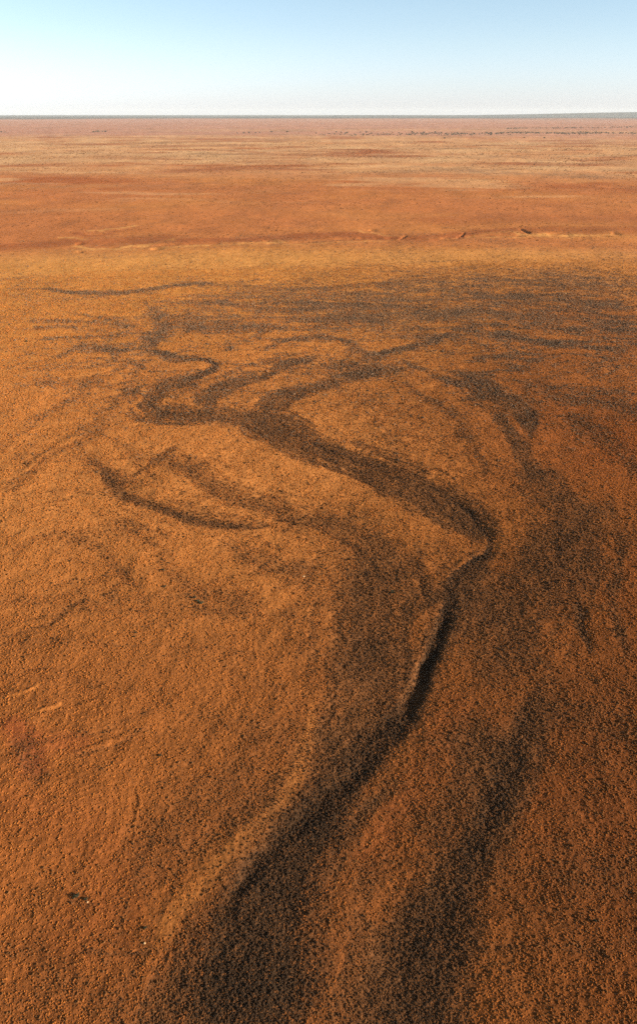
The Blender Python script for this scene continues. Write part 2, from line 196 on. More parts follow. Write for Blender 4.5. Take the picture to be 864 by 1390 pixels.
('S',2,1,[(-92.2,1344.3,3.8),(-85.5,1361.1,8.7),(-65.8,1327.9,4.0)])
]

# ------------------------------------------------------------------ noise
def _hash(ix, iy, seed):
    h = (ix.astype(np.int64) * 374761393 + iy.astype(np.int64) * 668265263 + seed * 1274126177) & 0xFFFFFFFF
    h = ((h ^ (h >> 13)) * 1274126177) & 0xFFFFFFFF
    h = h ^ (h >> 16)
    return h
def noise(x, y, scale, seed=0):
    """gradient noise, about -1..1, wavelength = scale metres"""
    x = x / scale; y = y / scale
    ix = np.floor(x); iy = np.floor(y)
    fx = x - ix; fy = y - iy
    u = fx * fx * fx * (fx * (fx * 6 - 15) + 10); v = fy * fy * fy * (fy * (fy * 6 - 15) + 10)
    def g(ox, oy):
        a = _hash(ix + ox, iy + oy, seed).astype(np.float64) * (2 * np.pi / 4294967296.0)
        return np.cos(a) * (fx - ox) + np.sin(a) * (fy - oy)
    n = (g(0, 0) * (1 - u) + g(1, 0) * u) * (1 - v) + (g(0, 1) * (1 - u) + g(1, 1) * u) * v
    return n * 1.5
def fbm(x, y, scale, octaves=4, seed=0, gain=.5):
    s = 0; a = 1; t = 0
    for o in range(octaves):
        s = s + a * noise(x, y, scale, seed + o * 17); t += a; a *= gain; scale /= 2.03
    return s / t * 1.4
def sstep(a, b, x):
    t = np.clip((x - a) / (b - a), 0, 1)
    return t * t * (3 - 2 * t)

# ------------------------------------------------------------------ survey -> fields
def stroke(x, y, pts, soft, taper=False, wisp=0, sid=0):
    out = np.zeros_like(x)
    P = np.array(pts); m = P[:, 2].max() * 2.2 + 2
    sel = np.nonzero((x > P[:, 0].min() - m) & (x < P[:, 0].max() + m) & (y > P[:, 1].min() - m) & (y < P[:, 1].max() + m))[0]
    if len(sel) == 0: return out
    xs, ys = x[sel], y[sel]
    bd = np.full(len(sel), 9.0); bu = np.zeros(len(sel)); bs = np.zeros(len(sel)); bl = np.zeros(len(sel))
    Q = []                                   # smooth the hand-traced polyline (Catmull-Rom)
    n = len(P)
    for i in range(n - 1):
        p0, p1, p2, p3 = P[max(i - 1, 0)], P[i], P[i + 1], P[min(i + 2, n - 1)]
        for t in (0, .25, .5, .75):
            Q.append(.5 * ((2 * p1) + (-p0 + p2) * t + (2 * p0 - 5 * p1 + 4 * p2 - p3) * t * t + (-p0 + 3 * p1 - 3 * p2 + p3) * t ** 3))
    Q.append(P[-1])
    nq = len(Q) - 1; s0 = 0.0
    for qi, (a, b) in enumerate(zip(Q[:-1], Q[1:])):
        hw = max(a[2], b[2], .2); mm = hw * (2.0 if wisp else 1.5) + 1
        L = math.hypot(b[0] - a[0], b[1] - a[1])
        s2 = np.nonzero((xs > min(a[0], b[0]) - mm) & (xs < max(a[0], b[0]) + mm) & (ys > min(a[1], b[1]) - mm) & (ys < max(a[1], b[1]) + mm))[0]
        if len(s2):
            dx, dy = b[0] - a[0], b[1] - a[1]; L2 = dx * dx + dy * dy + 1e-9
            px, py = xs[s2] - a[0], ys[s2] - a[1]
            t = np.clip((px * dx + py * dy) / L2, 0, 1)
            d = np.hypot(px - t * dx, py - t * dy)
            w = np.maximum(a[2] + (b[2] - a[2]) * t, .2)
            q = d / w
            up = q < bd[s2]; k = s2[up]
            bd[k] = q[up]; bu[k] = (qi + t[up]) / nq; bs[k] = s0 + L * t[up]
            bl[k] = (d * np.sign(px * dy - py * dx))[up]
        s0 += L
    k = np.nonzero(bd < 2.4)[0]
    q = bd[k]
    if wisp:                                 # strands that run along the drainage line
        n1 = noise(bs[k] + 37 * sid, bl[k] * 9, 52, 71) + .6 * noise(bs[k] + 11 * sid, bl[k] * 7, 21, 72)
        n2 = noise(bs[k] - 19 * sid, bl[k] * 3.2, 90, 73)
        q = q * (1 + wisp * (.42 * n1 + .45 * n2))
    f = 1 - sstep(1 - soft * .85, 1 + soft * (.55 if wisp else .4), q)
    if wisp:
        f = f * (1 - wisp * .42 * np.clip(n1 * .9 + .1, 0, 1))
        f = f * (.15 + .85 * sstep(-.02, .13, bu[k]) * (1 - sstep(.87, 1.02, bu[k])))
    if taper: f = f * sstep(0, .25, bu[k]) * (1 - sstep(.72, 1, bu[k])) * (.8 + .5 * noise(bs[k], bl[k] * 0, 17, 74 + sid))
    out[sel[k]] = f
    return out
def fields(x, y):
    r = np.hypot(x, y)
    k = np.clip(r / 450, .5, 8)
    # natural wander of every outline
    wx = x + k * (3.2 * noise(x, y, 34, 1) + 1.5 * noise(x, y, 11, 2) + .8 * noise(x, y, 4, 3))
    wy = y + k * (5.0 * noise(x, y, 40, 4) + 2.2 * noise(x, y, 13, 5) + 1.1 * noise(x, y, 4.5, 6))
    gx = x + 1.3 * noise(x, y, 14, 7) + .7 * noise(x, y, 5, 8); gy = y + 1.8 * noise(x, y, 15, 9) + .9 * noise(x, y, 5, 10)
    v = np.zeros_like(x); o = v.copy(); d = v.copy(); g = v.copy(); rd = v.copy(); p = v.copy(); e = v.copy()
    for sid, (kind, s, soft, pts) in enumerate(SURVEY):
        if kind == 'V': v = 1 - (1 - v) * (1 - s * .92 * stroke(wx, wy, pts, min(1, soft + .15), False, 1, sid))
        elif kind == 'O': o = np.maximum(o, s * stroke(wx, wy, pts, soft, False, .8, sid))
        elif kind == 'D': d = np.maximum(d, s * stroke(gx, gy, pts, soft, True))
        elif kind == 'G': g = np.maximum(g, s * .42 * stroke(gx, gy, pts, soft, True))
        elif kind == 'S': g = np.maximum(g, s * .8 * stroke(gx, gy, pts, soft, True))
        elif kind == 'R': rd = np.maximum(rd, s * .5 * stroke(gx, gy, pts, soft, True))
        elif kind == 'P': p = np.maximum(p, s * stroke(wx, wy, pts, soft, False, .9, sid))
        elif kind == 'E': e = np.maximum(e, s * stroke(wx, wy, pts, soft))
    v = v * (1 - o)
    # streaky, patchy growth
    pn = fbm(wx * 1.0, wy, 26, 4, 21)
    pn2 = fbm(x, y * .55, 90, 3, 22)
    base = .05 + .10 * sstep(.1, .7, pn2)
    # braided veins of the fan, thin and fading
    def veins(sc_, sd):
        n_ = fbm(wx * .42 + 20 * noise(x, y, 160, sd + 5), wy + 16 * noise(x, y, 120, sd + 6), sc_, 3, sd)
        return np.clip(1 - np.abs(n_) / .13, 0, 1) ** 1.3
    az = x / np.maximum(r, 1)
    fan = sstep(480, 640, r) * (1 - sstep(980, 1180, r)) * (.55 + .45 * sstep(-.45, .05, az))
    vn = np.maximum(veins(70, 81), .8 * veins(38, 82)) * np.clip(.6 + 1.2 * noise(x, y, 190, 83), 0, 1)
    v = 1 - (1 - v) * (1 - .75 * vn * fan) * (1 - .16 * veins(55, 84) * (1 - fan) * sstep(1500, 800, r))
    v = v * (1 - .5 * fan * np.clip(veins(60, 86) * 1.4 - .2, 0, 1))
    st = fbm(wx * .22, wy, 22, 4, 23) * sstep(480, 760, r)
    v = np.clip(v * (1 - .25 * sstep(600, 900, r)) + (pn * .30 + st * .55) * np.clip(v * 2.2, .12, .8) + base, 0, 1)
    v = v * (1 - .9 * p)
    v = np.maximum(v, d * .98)
    return dict(v=v, d=d, g=g, r=rd, p=p, e=e, rad=r)
def rise(x, y):
    """broad swell added on the right, tilted from the sun to dim that side"""
    k = np.clip((850 - y) / 720, 0, 1)
    u = np.clip(x - 20, 0, 900)
    return 16 * k * k * (3 - 2 * k) * (1 - np.exp(-(u / 150) ** 1.4)) 
def height(x, y, f):
    r = f['rad']
    z = 1.5 * fbm(x, y, 150, 2, 31) * np.clip(r / 400, .3, 1)
    z += .42 * fbm(x, y, 34, 2, 33)
    z += rise(x, y) + .7 * fbm(x, y, 120, 2, 32)
    z += .20 * noise(x, y, 11, 35) * np.clip(1.4 - r / 2000, 0, 1)
    z += .13 * noise(x, y * .7, 4.6, 36) * np.clip(1.2 - r / 1000, 0, 1)
    z += .11 * noise(x, y, 1.9, 37) * np.clip(1.2 - r / 600, 0, 1)
    z += (-f['g'] + f['r'])
    z += -.35 * f['v']
    z += 5 * fbm(x, y, 1500, 3, 39) * sstep(1500, 5000, r)
    return z
def mixc(a, b, t):
    return a + (b - a) * t[:, None]
def soil(x, y, f):
    r = f['rad']; n = len(x)
    az = x / np.maximum(r, 1)
    c = np.tile(np.array([.425, .168, .046]), (n, 1))                  # orange sand
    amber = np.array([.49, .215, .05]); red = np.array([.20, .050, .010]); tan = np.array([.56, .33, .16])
    pink = np.array([.43, .21, .14]); dark = np.array([.07, .07, .06]); pale = np.array([.47, .178, .044]); rust = np.array([.22, .058, .02]); near_shade = np.array([.17, .051, .013])
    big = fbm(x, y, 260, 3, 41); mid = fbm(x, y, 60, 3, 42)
    # redder soil to the right of the main channel, also darkened as painted shade
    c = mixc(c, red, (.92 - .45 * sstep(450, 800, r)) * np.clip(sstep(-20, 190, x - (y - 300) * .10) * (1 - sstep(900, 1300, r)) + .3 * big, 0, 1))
    c = mixc(c, near_shade, .85 * np.clip(1.1 * sstep(430, 120, y) + .3 * big, 0, 1))  # vignette darkening painted into the near soil
    c = mixc(c, amber, np.clip(sstep(520, 1000, r) * (1 - sstep(1150, 1330, r)) * (1 - sstep(-.1, .45, az)) + .25 * big, 0, 1) * .9)
    c = mixc(c, amber * np.array([.9, .82, .8]), .7 * sstep(850, 1050, r) * (1 - sstep(1180, 1330, r)) * sstep(-.1, .3, az))
    # the red plain beyond the eroded edge, then tan, then pink flats
    s1 = fbm(x, y, 420, 4, 43); s2 = fbm(x * .7, y, 1300, 4, 44); s3 = fbm(x * .5, y, 4200, 3, 45)
    c = mixc(c, red * np.array([2.05, 2.85, 4.5]), sstep(1200, 1420, r + 60 * s1) * .9)
    c = mixc(c, amber, np.clip(.5 * s1 + .12, 0, 1) * sstep(1250, 1500, r) * .8)
    c = mixc(c, tan, sstep(2500, 3600, r + 500 * s2) * np.clip(.75 + .5 * s2 + .4 * s1, 0, 1))
    c = mixc(c, red * 1.5, np.clip(sstep(.1, .45, s2) * sstep(2200, 3000, r), 0, 1) * .55)
    c = mixc(c, red * 1.5, np.clip(sstep(.15, .5, fbm(x * .6, y, 330, 4, 46)) * sstep(1900, 2800, r), 0, 1) * .65)
    c = mixc(c, tan * 1.1, np.clip(sstep(.2, .5, fbm(x * .3, y, 240, 4, 48)) * sstep(1500, 2600, r) * (1 - sstep(7000, 9000, r)), 0, 1) * .5)
    c = mixc(c, pink, sstep(6000, 9500, r + 1200 * s3) * .9)
    c = mixc(c, tan * .9, sstep(.2, .6, s3) * sstep(8000, 11000, r) * .4)
    c = mixc(c, dark, sstep(27000, 40000, r + 7000 * s3) * .97)
    c = mixc(c, pale, np.clip(f['p'] * .95, 0, 1) * (r < 1100))
    c = mixc(c, np.array([.54, .27, .085]), np.clip(f['p'] * .8, 0, 1) * (r >= 1100))
    c = mixc(c, rust, np.clip(f['e'] * .75, 0, 1))
    c = mixc(c, np.array([.085, .026, .008]), .42 * sstep(420, 150, y) * sstep(0, 110, x) * (r < 1200))  # extra shade painted into the soil of the near right corner
    # darker gravelly and lighter sandy patches
    fr = sstep(1000, 2500, r)
    m = 1 + fr * (.16 * fbm(x * .6, y, 120, 5, 91, .65) + .12 * fbm(x * .35, y, 700, 4, 92)) + .05 * fr * noise(x, y, 28, 93)
    c = c * m[:, None]
    c = mixc(c, np.array([.20, .12, .07]), .55 * np.clip(fbm(x * .5, y, 380, 5, 94, .6) * 1.8 - .35, 0, 1) * sstep(1500, 2600, r) * (1 - sstep(20000, 24000, r)))
    m = (1 + .10 * mid + .07 * fbm(x, y, 9, 3, 47) * np.clip(1.3 - r / 2500, 0, 1))
    c = c * m[:, None]
    # leaf litter and roots under the scrub
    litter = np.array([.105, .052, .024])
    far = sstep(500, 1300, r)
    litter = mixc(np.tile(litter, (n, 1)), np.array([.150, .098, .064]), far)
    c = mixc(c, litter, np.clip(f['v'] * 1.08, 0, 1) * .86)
    c = mixc(c, np.array([.036, .023, .014]), np.clip(f['d'] * .95, 0, 1))  # near-black ground of dense scrub, with gully shade painted in
    return np.clip(c, 0, 1)

# ------------------------------------------------------------------ helpers
def link_mesh(name, v, f, mat=None, parent=None, smooth=True):
    me = bpy.data.meshes.new(name)
    me.from_pydata([tuple(p) for p in v], [], [tuple(q) for q in f]); me.update()
    if smooth: me.polygons.foreach_set('use_smooth', [True] * len(me.polygons))
    o = bpy.data.objects.new(name, me); col.objects.link(o)
    if mat: me.materials.append(mat)
    if parent: o.parent = parent
    return o
def tag(o, label=None, cat=None, group=None, kind=None):
    if label: o['label'] = label
    if cat: o['category'] = cat
    if group: o['group'] = group
    if kind: o['kind'] = kind
    return o
def new_mat(name):
    m = bpy.data.materials.new(name); m.use_nodes = True
    nt = m.node_tree; b = nt.nodes['Principled BSDF']
    b.inputs['Roughness'].default_value = .95
    b.inputs['Specular IOR Level'].default_value = .15
    return m, nt, b
def nd(nt, t, **kw):
    n = nt.nodes.new(t)
    for k, v in kw.items():
        if k in n.inputs.keys(): n.inputs[k].default_value = v
        else: setattr(n, k, v)
    return n

# ------------------------------------------------------------------ ground
def ground_material():
    m, nt, b = new_mat('desert_soil'); L = nt.links.new
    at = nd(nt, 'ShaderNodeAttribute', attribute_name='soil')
    geo = nd(nt, 'ShaderNodeNewGeometry')
    n1 = nd(nt, 'ShaderNodeTexNoise', Scale=.9, Detail=4, Roughness=.65); L(geo.outputs['Position'], n1.inputs['Vector'])
    n2 = nd(nt, 'ShaderNodeTexNoise', Scale=.085, Detail=5, Roughness=.7); L(geo.outputs['Position'], n2.inputs['Vector'])
    r1 = nd(nt, 'ShaderNodeMapRange'); r1.inputs['From Min'].default_value = .3; r1.inputs['From Max'].default_value = .7
    r1.inputs['To Min'].default_value = .68; r1.inputs['To Max'].default_value = 1.28; L(n1.outputs['Fac'], r1.inputs['Value'])
    r2 = nd(nt, 'ShaderNodeMapRange'); r2.inputs['From Min'].default_value = .3; r2.inputs['From Max'].default_value = .7
    r2.inputs['To Min'].default_value = .84; r2.inputs['To Max'].default_value = 1.14; L(n2.outputs['Fac'], r2.inputs['Value'])
    mu = nd(nt, 'ShaderNodeMath', operation='MULTIPLY'); L(r1.outputs[0], mu.inputs[0]); L(r2.outputs[0], mu.inputs[1])
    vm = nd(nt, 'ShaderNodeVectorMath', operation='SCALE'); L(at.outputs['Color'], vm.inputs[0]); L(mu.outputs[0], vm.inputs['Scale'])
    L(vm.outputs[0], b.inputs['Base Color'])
    bp = nd(nt, 'ShaderNodeBump', Strength=.55, Distance=.35); L(n1.outputs['Fac'], bp.inputs['Height'])
    bp2 = nd(nt, 'ShaderNodeBump', Strength=.5, Distance=2.0); L(n2.outputs['Fac'], bp2.inputs['Height']); L(bp2.outputs[0], bp.inputs['Normal'])
    L(bp.outputs[0], b.inputs['Normal'])
    b.inputs['Specular IOR Level'].default_value = .03
    return m
def row_radii():
    ys = np.concatenate([np.arange(1640, 172, -1.05), np.arange(172, 159, -.6)])
    dep = R(PITCH) + np.arctan((ys - 650) / F864)
    dep = dep[dep < R(86)]
    r = CAM_H / np.tan(dep)
    r = r[r > 12]
    far = np.geomspace(r[-1] * 1.03, 95000, 36)
    return np.concatenate([[6.0], r, far])
def build_ground():
    rr = row_radii()
    az = np.concatenate([np.linspace(-180, -44, 60), np.linspace(-42, 42, 1290), np.linspace(44, 180, 60)[:-1]])
    az = np.radians(az)
    nr, na = len(rr), len(az)
    RR, AA = np.meshgrid(rr, az, indexing='ij')
    x = (RR * np.sin(AA)).ravel(); y = (RR * np.cos(AA)).ravel()
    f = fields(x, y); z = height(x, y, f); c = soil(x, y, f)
    x = np.append(x, 0.); y = np.append(y, 0.); z = np.append(z, z[:na].mean()); c = np.vstack([c, c[:1]])
    nv = len(x)
    i = np.arange(nr - 1)[:, None] * na; j = np.arange(na)[None, :]; j2 = (j + 1) % na
    q = np.stack([i + j, i + j2, i + na + j2, i + na + j], -1).reshape(-1, 4)[:, ::-1]
    t = np.stack([np.arange(na), (np.arange(na) + 1) % na, np.full(na, nv - 1)], -1)
    t = t[:, [0, 2, 1]]
    me = bpy.data.meshes.new('ground')
    me.vertices.add(nv); me.vertices.foreach_set('co', np.stack([x, y, z], -1).astype(np.float32).ravel())
    loops = np.concatenate([q.ravel(), t.ravel()]).astype(np.int32)
    me.loops.add(len(loops)); me.loops.foreach_set('vertex_index', loops)
    st = np.concatenate([np.arange(len(q)) * 4, len(q) * 4 + np.arange(len(t)) * 3]).astype(np.int32)
    me.polygons.add(len(q) + len(t)); me.polygons.foreach_set('loop_start', st)
    me.update(calc_edges=True)
    me.polygons.foreach_set('use_smooth', np.ones(len(me.polygons), bool))
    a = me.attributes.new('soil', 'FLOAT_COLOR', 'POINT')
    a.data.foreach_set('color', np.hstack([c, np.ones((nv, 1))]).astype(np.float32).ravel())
    me.validate()
    me.materials.append(ground_material())
    o = bpy.data.objects.new('ground', me); col.objects.link(o)
    tag(o, kind='structure')
    return o
build_ground()

# low range on the right of the horizon
def build_hills():
    nx, ny = 260, 14
    v = []; f = []
    for j in range(ny):
        for i in range(nx):
            x = 1000 + 52000 * i / (nx - 1); y = 50000 + 6000 * j / (ny - 1)
            t = j / (ny - 1)
            up = sstep(7000, 27000, np.array([x]))[0]
            n = fbm(np.array([x]), np.array([y * .3]), 5000, 4, 51)[0]
            z = (60 + 250 * up + 9 * n) * math.sin(math.pi * min(.5, t * 1.6)) - (0 if j else 60)
            v.append((x, y, z))
    for j in range(ny - 1):
        for i in range(nx - 1):
            a = j * nx + i; f.append((a, a + 1, a + nx + 1, a + nx))
    m, nt, b = new_mat('distant_range'); b.inputs['Base Color'].default_value = (.08, .075, .06, 1)
    n = nd(nt, 'ShaderNodeTexNoise', Scale=.0006, Detail=5)
    geo = nd(nt, 'ShaderNodeNewGeometry'); nt.links.new(geo.outputs['Position'], n.inputs['Vector'])
    rp = nd(nt, 'ShaderNodeValToRGB'); rp.color_ramp.elements[0].color = (.04, .045, .04, 1); rp.color_ramp.elements[1].color = (.09, .07, .055, 1)
    nt.links.new(n.outputs['Fac'], rp.inputs['Fac']); nt.links.new(rp.outputs[0], b.inputs['Base Color'])
    tag(link_mesh('hills', v, f, m), kind='structure')
build_hills()

# ------------------------------------------------------------------ ground cover (thousands of tussocks and low scrub)
def scatter_xy(n, r0, r1, power, az=41):
    """points over the visible sector; density per square metre falls with r**-power"""
    u = rng.random(n); k = 2 - power
    r = (r0 ** k + u * (r1 ** k - r0 ** k)) ** (1 / k)
    a = np.radians((rng.random(n) * 2 - 1) * az)
    return r * np.sin(a), r * np.cos(a)
def cover_material(name, c0, c1, c2):
    m, nt, b = new_mat(name); L = nt.links.new
    at = nd(nt, 'ShaderNodeAttribute', attribute_name='tint', attribute_type='INSTANCER')
    rp = nd(nt, 'ShaderNodeValToRGB'); e = rp.color_ramp.elements
    e[0].color = c0 + (1,); e[1].color = c2 + (1,); k = e.new(.5); k.color = c1 + (1,)
    L(at.outputs['Fac'], rp.inputs['Fac']); L(rp.outputs[0], b.inputs['Base Color'])
    b.inputs['Specular IOR Level'].default_value = .05
    return m
def cover_group(name, mat, flat, lump):
    ng = bpy.data.node_groups.new(name, 'GeometryNodeTree')
    ng.interface.new_socket('Geometry', in_out='INPUT', socket_type='NodeSocketGeometry')
    ng.interface.new_socket('Geometry', in_out='OUTPUT', socket_type='NodeSocketGeometry')
    N = ng.nodes.new; L = ng.links.new
    gi, go = N('NodeGroupInput'), N('NodeGroupOutput')
    ico = N('GeometryNodeMeshIcoSphere'); ico.inputs['Radius'].default_value = .5; ico.inputs['Subdivisions'].default_value = 2
    sp = N('GeometryNodeSetPosition'); L(ico.outputs[0], sp.inputs['Geometry'])
    nz = N('ShaderNodeTexNoise'); nz.inputs['Scale'].default_value = 2.6; nz.inputs['Detail'].default_value = 1
    sub = N('ShaderNodeVectorMath'); sub.operation = 'SUBTRACT'; L(nz.outputs['Color'], sub.inputs[0]); sub.inputs[1].default_value = (.5, .5, .5)
    scl = N('ShaderNodeVectorMath'); scl.operation = 'SCALE'; L(sub.outputs[0], scl.inputs[0]); scl.inputs['Scale'].default_value = lump
    L(scl.outputs[0], sp.inputs['Offset'])
    tr = N('GeometryNodeTransform'); tr.inputs['Scale'].default_value = (1, 1, flat); tr.inputs['Translation'].default_value = (0, 0, flat * .3); L(sp.outputs[0], tr.inputs[0])
    sm = N('GeometryNodeSetMaterial'); sm.inputs['Material'].default_value = mat; L(tr.outputs[0], sm.inputs[0])
    iop = N('GeometryNodeInstanceOnPoints'); L(gi.outputs[0], iop.inputs['Points']); L(sm.outputs[0], iop.inputs['Instance'])
    def named(nm, dt):
        a = N('GeometryNodeInputNamedAttribute'); a.data_type = dt; a.inputs['Name'].default_value = nm; return a.outputs[0]
    L(named('size', 'FLOAT_VECTOR'), iop.inputs['Scale'])
    e2r = N('FunctionNodeEulerToRotation'); L(named('turn', 'FLOAT_VECTOR'), e2r.inputs[0]); L(e2r.outputs[0], iop.inputs['Rotation'])
    L(iop.outputs[0], go.inputs[0])
    return ng
def cover_object(name, label, cat, x, y, size, tint, mat, flat, lump, tall=None):
    f = fields(x, y); z = height(x, y, f)
    n = len(x)
    me = bpy.data.meshes.new(name)
    me.vertices.add(n); me.vertices.foreach_set('co', np.stack([x, y, z], -1).astype(np.float32).ravel())
    asp = .68 + .75 * rng.random(n)
    h = (.7 + .7 * rng.random(n)) * (1 if tall is None else tall)
    a = me.attributes.new('size', 'FLOAT_VECTOR', 'POINT'); a.data.foreach_set('vector', np.stack([size * asp, size / asp, size * h], -1).astype(np.float32).ravel())
    a = me.attributes.new('turn', 'FLOAT_VECTOR', 'POINT'); a.data.foreach_set('vector', np.stack([np.zeros(n), np.zeros(n), rng.random(n) * 6.283], -1).astype(np.float32).ravel())
    a = me.attributes.new('tint', 'FLOAT', 'POINT'); a.data.foreach_set('value', tint.astype(np.float32))
    o = bpy.data.objects.new(name, me); col.objects.link(o)
    md = o.modifiers.new('cover', 'NODES'); md.node_group = cover_group(name, mat, flat, lump)
    tag(o, label, cat, kind='stuff')
    return o
GRASS_N, SCRUB_N = 850000, 950000
# dry tussocks everywhere
x, y = scatter_xy(GRASS_N, 62, 1350, .9)
f = fields(x, y)
keep = rng.random(len(x)) < np.clip((.72 + .5 * fbm(x, y, 14, 3, 61)) * (1 - .8 * f['p']) * (1 - .5 * f['e']), .06, 1) * (1 - sstep(800, 1350, f['rad']))
x, y = x[keep], y[keep]; r = np.hypot(x, y); f = {k: q[keep] for k, q in f.items()}
sz = (.32 + .42 * rng.random(len(x)) ** 2) * np.clip((r / 300) ** .5, .7, 2.2)
t = np.clip(rng.random(len(x)) * .4 + .75 * f['v'] + .32 * sstep(-40, 150, x) + .15 * sstep(420, 150, y), 0, 1)  # tussocks also darken rightward and nearer, following the shade painted on the soil
mg = cover_material('dry_tussock', (.39, .148, .034), (.26, .086, .021), (.12, .052, .020))
cover_object('tussock_grass', 'dry golden tussock grass dotted over the orange sand plain', 'grass', x, y, sz, t, mg, .45, .8)
# dark low scrub where the survey says so
x, y = scatter_xy(SCRUB_N, 62, 1450, .95)
f = fields(x, y); w = np.clip(f['v'] * 1.05 - .03 + .16 * noise(x, y, 6, 62) * (f['v'] > .05), .0, 1)
keep = rng.random(len(x)) < w
x, y = x[keep], y[keep]; f = {k: q[keep] for k, q in f.items()}; r = f['rad']
sz = (.34 + .5 * rng.random(len(x)) ** 2 + .35 * rng.random(len(x)) ** 8) * np.clip((r / 300) ** .55, .62, 1.65) * (1 + .35 * f['d'])
t = np.clip(rng.random(len(x)) * .8 - .35 * sstep(450, 950, r) + .15 * (f['v'] > .8) + .7 * f['d'] + .12 * noise(x, y, 30, 63), 0, 1) * (.3 + .7 * sstep(.1, .6, f['v']))
ms = cover_material('low_scrub', (.17, .072, .024), (.098, .044, .018), (.040, .023, .013))
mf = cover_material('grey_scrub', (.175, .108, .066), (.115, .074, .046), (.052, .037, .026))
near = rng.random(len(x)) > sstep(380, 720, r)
cover_object('low_scrub', 'low dark brown scrub filling the drainage lines of the near plain', 'scrub', x[near], y[near], sz[near], t[near], ms, .55, 1.15)
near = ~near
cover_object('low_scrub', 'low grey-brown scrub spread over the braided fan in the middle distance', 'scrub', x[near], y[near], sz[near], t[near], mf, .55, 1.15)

# sparse scrub thinning out over the far plain
x, y = scatter_xy(90000, 1250, 6500, 1.3, 30)
k_ = rng.random(len(x)) < np.clip(.35 + .9 * fbm(x * .6, y, 300, 4, 96), .03, 1) * sstep(1200, 1500, np.hypot(x, y))
x, y = x[k_], y[k_]
cover_object('far_scrub', 'sparse low scrub thinning out over the red plain beyond the erosion edge', 'scrub', x, y,
             (1.1 + 1.8 * rng.random(len(x)) ** 3) * np.clip(np.hypot(x, y) / 2500, .8, 1.8), rng.random(len(x)) * .6, ms, .55, 1.15)

# ------------------------------------------------------------------ bushes one can pick out
def zat(x, y):
    X = np.array([float(x)]); Y = np.array([float(y)])
    return float(height(X, Y, fields(X, Y))[0])
def leaf_mat(name, a, b_):
    m, nt, b = new_mat(name)
    n = nd(nt, 'ShaderNodeTexNoise', Scale=3.0, Detail=3); geo = nd(nt, 'ShaderNodeNewGeometry'); nt.links.new(geo.outputs['Position'], n.inputs['Vector'])
    rp = nd(nt, 'ShaderNodeValToRGB'); rp.color_ramp.elements[0].color = a + (1,); rp.color_ramp.elements[1].color = b_ + (1,)
    rp.color_ramp.elements[0].position = .35; rp.color_ramp.elements[1].position = .65
    nt.links.new(n.outputs['Fac'], rp.inputs['Fac']); nt.links.new(rp.outputs[0], b.inputs['Base Color'])
    return m
M_dark = leaf_mat('bush_foliage', (.028, .034, .022), (.06, .06, .035))
M_green = leaf_mat('green_foliage', (.05, .062, .038), (.095, .10, .06))
M_bark = leaf_mat('bark', (.10, .07, .05), (.17, .12, .08))
M_stone = leaf_mat('pale_stone', (.36, .22, .11), (.48, .33, .18))
M_tree = leaf_mat('tree_foliage', (.06, .062, .042), (.10, .095, .065))
def foliage(radius, height_, n, leaf, seed, base=0.0):
    rs = random.Random(seed); v = []; f = []
    clumps = [(rs.gauss(0, radius * .42), rs.gauss(0, radius * .42), base + height_ * (.3 + .55 * rs.random()), radius * rs.uniform(.3, .55)) for _ in range(9)]
    for i in range(n):
        cx, cy, cz, cr = rs.choice(clumps)
        a, b, c = (rs.gauss(0, 1) for _ in range(3)); l = math.sqrt(a * a + b * b + c * c) + 1e-6
        q = cr * rs.random() ** .4
        p = (cx + a / l * q, cy + b / l * q, max(.03, cz + c / l * q * .8))
        s = leaf * rs.uniform(.6, 1.3)
        k = len(v)
        for _ in range(3):
            v.append((p[0] + rs.uniform(-s, s), p[1] + rs.uniform(-s, s), p[2] + rs.uniform(-s, s)))
        f.append((k, k + 1, k + 2))
    return v, f
def tube(v, f, p0, p1, r0, r1, n=6):
    d = np.array(p1) - np.array(p0); d = d / np.linalg.norm(d)
    u = np.cross(d, (0, 1, .3)); u /= np.linalg.norm(u); w = np.cross(d, u); k = len(v)
    for p, rr in ((p0, r0), (p1, r1)):
        for i in range(n):
            a = 2 * math.pi * i / n; q = np.array(p) + rr * (math.cos(a) * u + math.sin(a) * w); v.append(tuple(q))
    for i in range(n): f.append((k + i, k + (i + 1) % n, k + n + (i + 1) % n, k + n + i))
def bush(pos, radius, h, label, mat=None, seed=0, group=None):
    radius *= .58; h *= .5
    e = bpy.data.objects.new('bush', None); col.objects.link(e)
    e.location = (pos[0], pos[1], zat(*pos)); e.empty_display_size = .5
    tag(e, label, 'bush', group)
    v, f = foliage(radius, h, 900, .14 * radius, seed)
    link_mesh('foliage', v, f, mat or M_dark, e, False)
    v, f = [], []
    rs = random.Random(seed + 99)
    for i in range(6):
        a = i * 1.05 + rs.random(); tube(v, f, (0, 0, -.1), (math.cos(a) * radius * .5, math.sin(a) * radius * .5, h * .7), .05, .02)
    link_mesh('stem', v, f, M_bark, e)
    return e
def stone(pos, s, label, seed=0):
    s *= .7
    rs = random.Random(seed)
    import bmesh
    bm = bmesh.new(); bmesh.ops.create_icosphere(bm, subdivisions=2, radius=s)
    for p in bm.verts:
        k = 1 + rs.uniform(-.16, .16); p.co = (p.co.x * k * 1.2, p.co.y * k, p.co.z * k * .8)
    me = bpy.data.meshes.new('stone'); bm.to_mesh(me); bm.free(); me.materials.append(M_stone)
    o = bpy.data.objects.new('stone', me); col.objects.link(o)
    o.location = (pos[0], pos[1], zat(*pos) + s * .45)
    tag(o, label, 'stone')
    return o
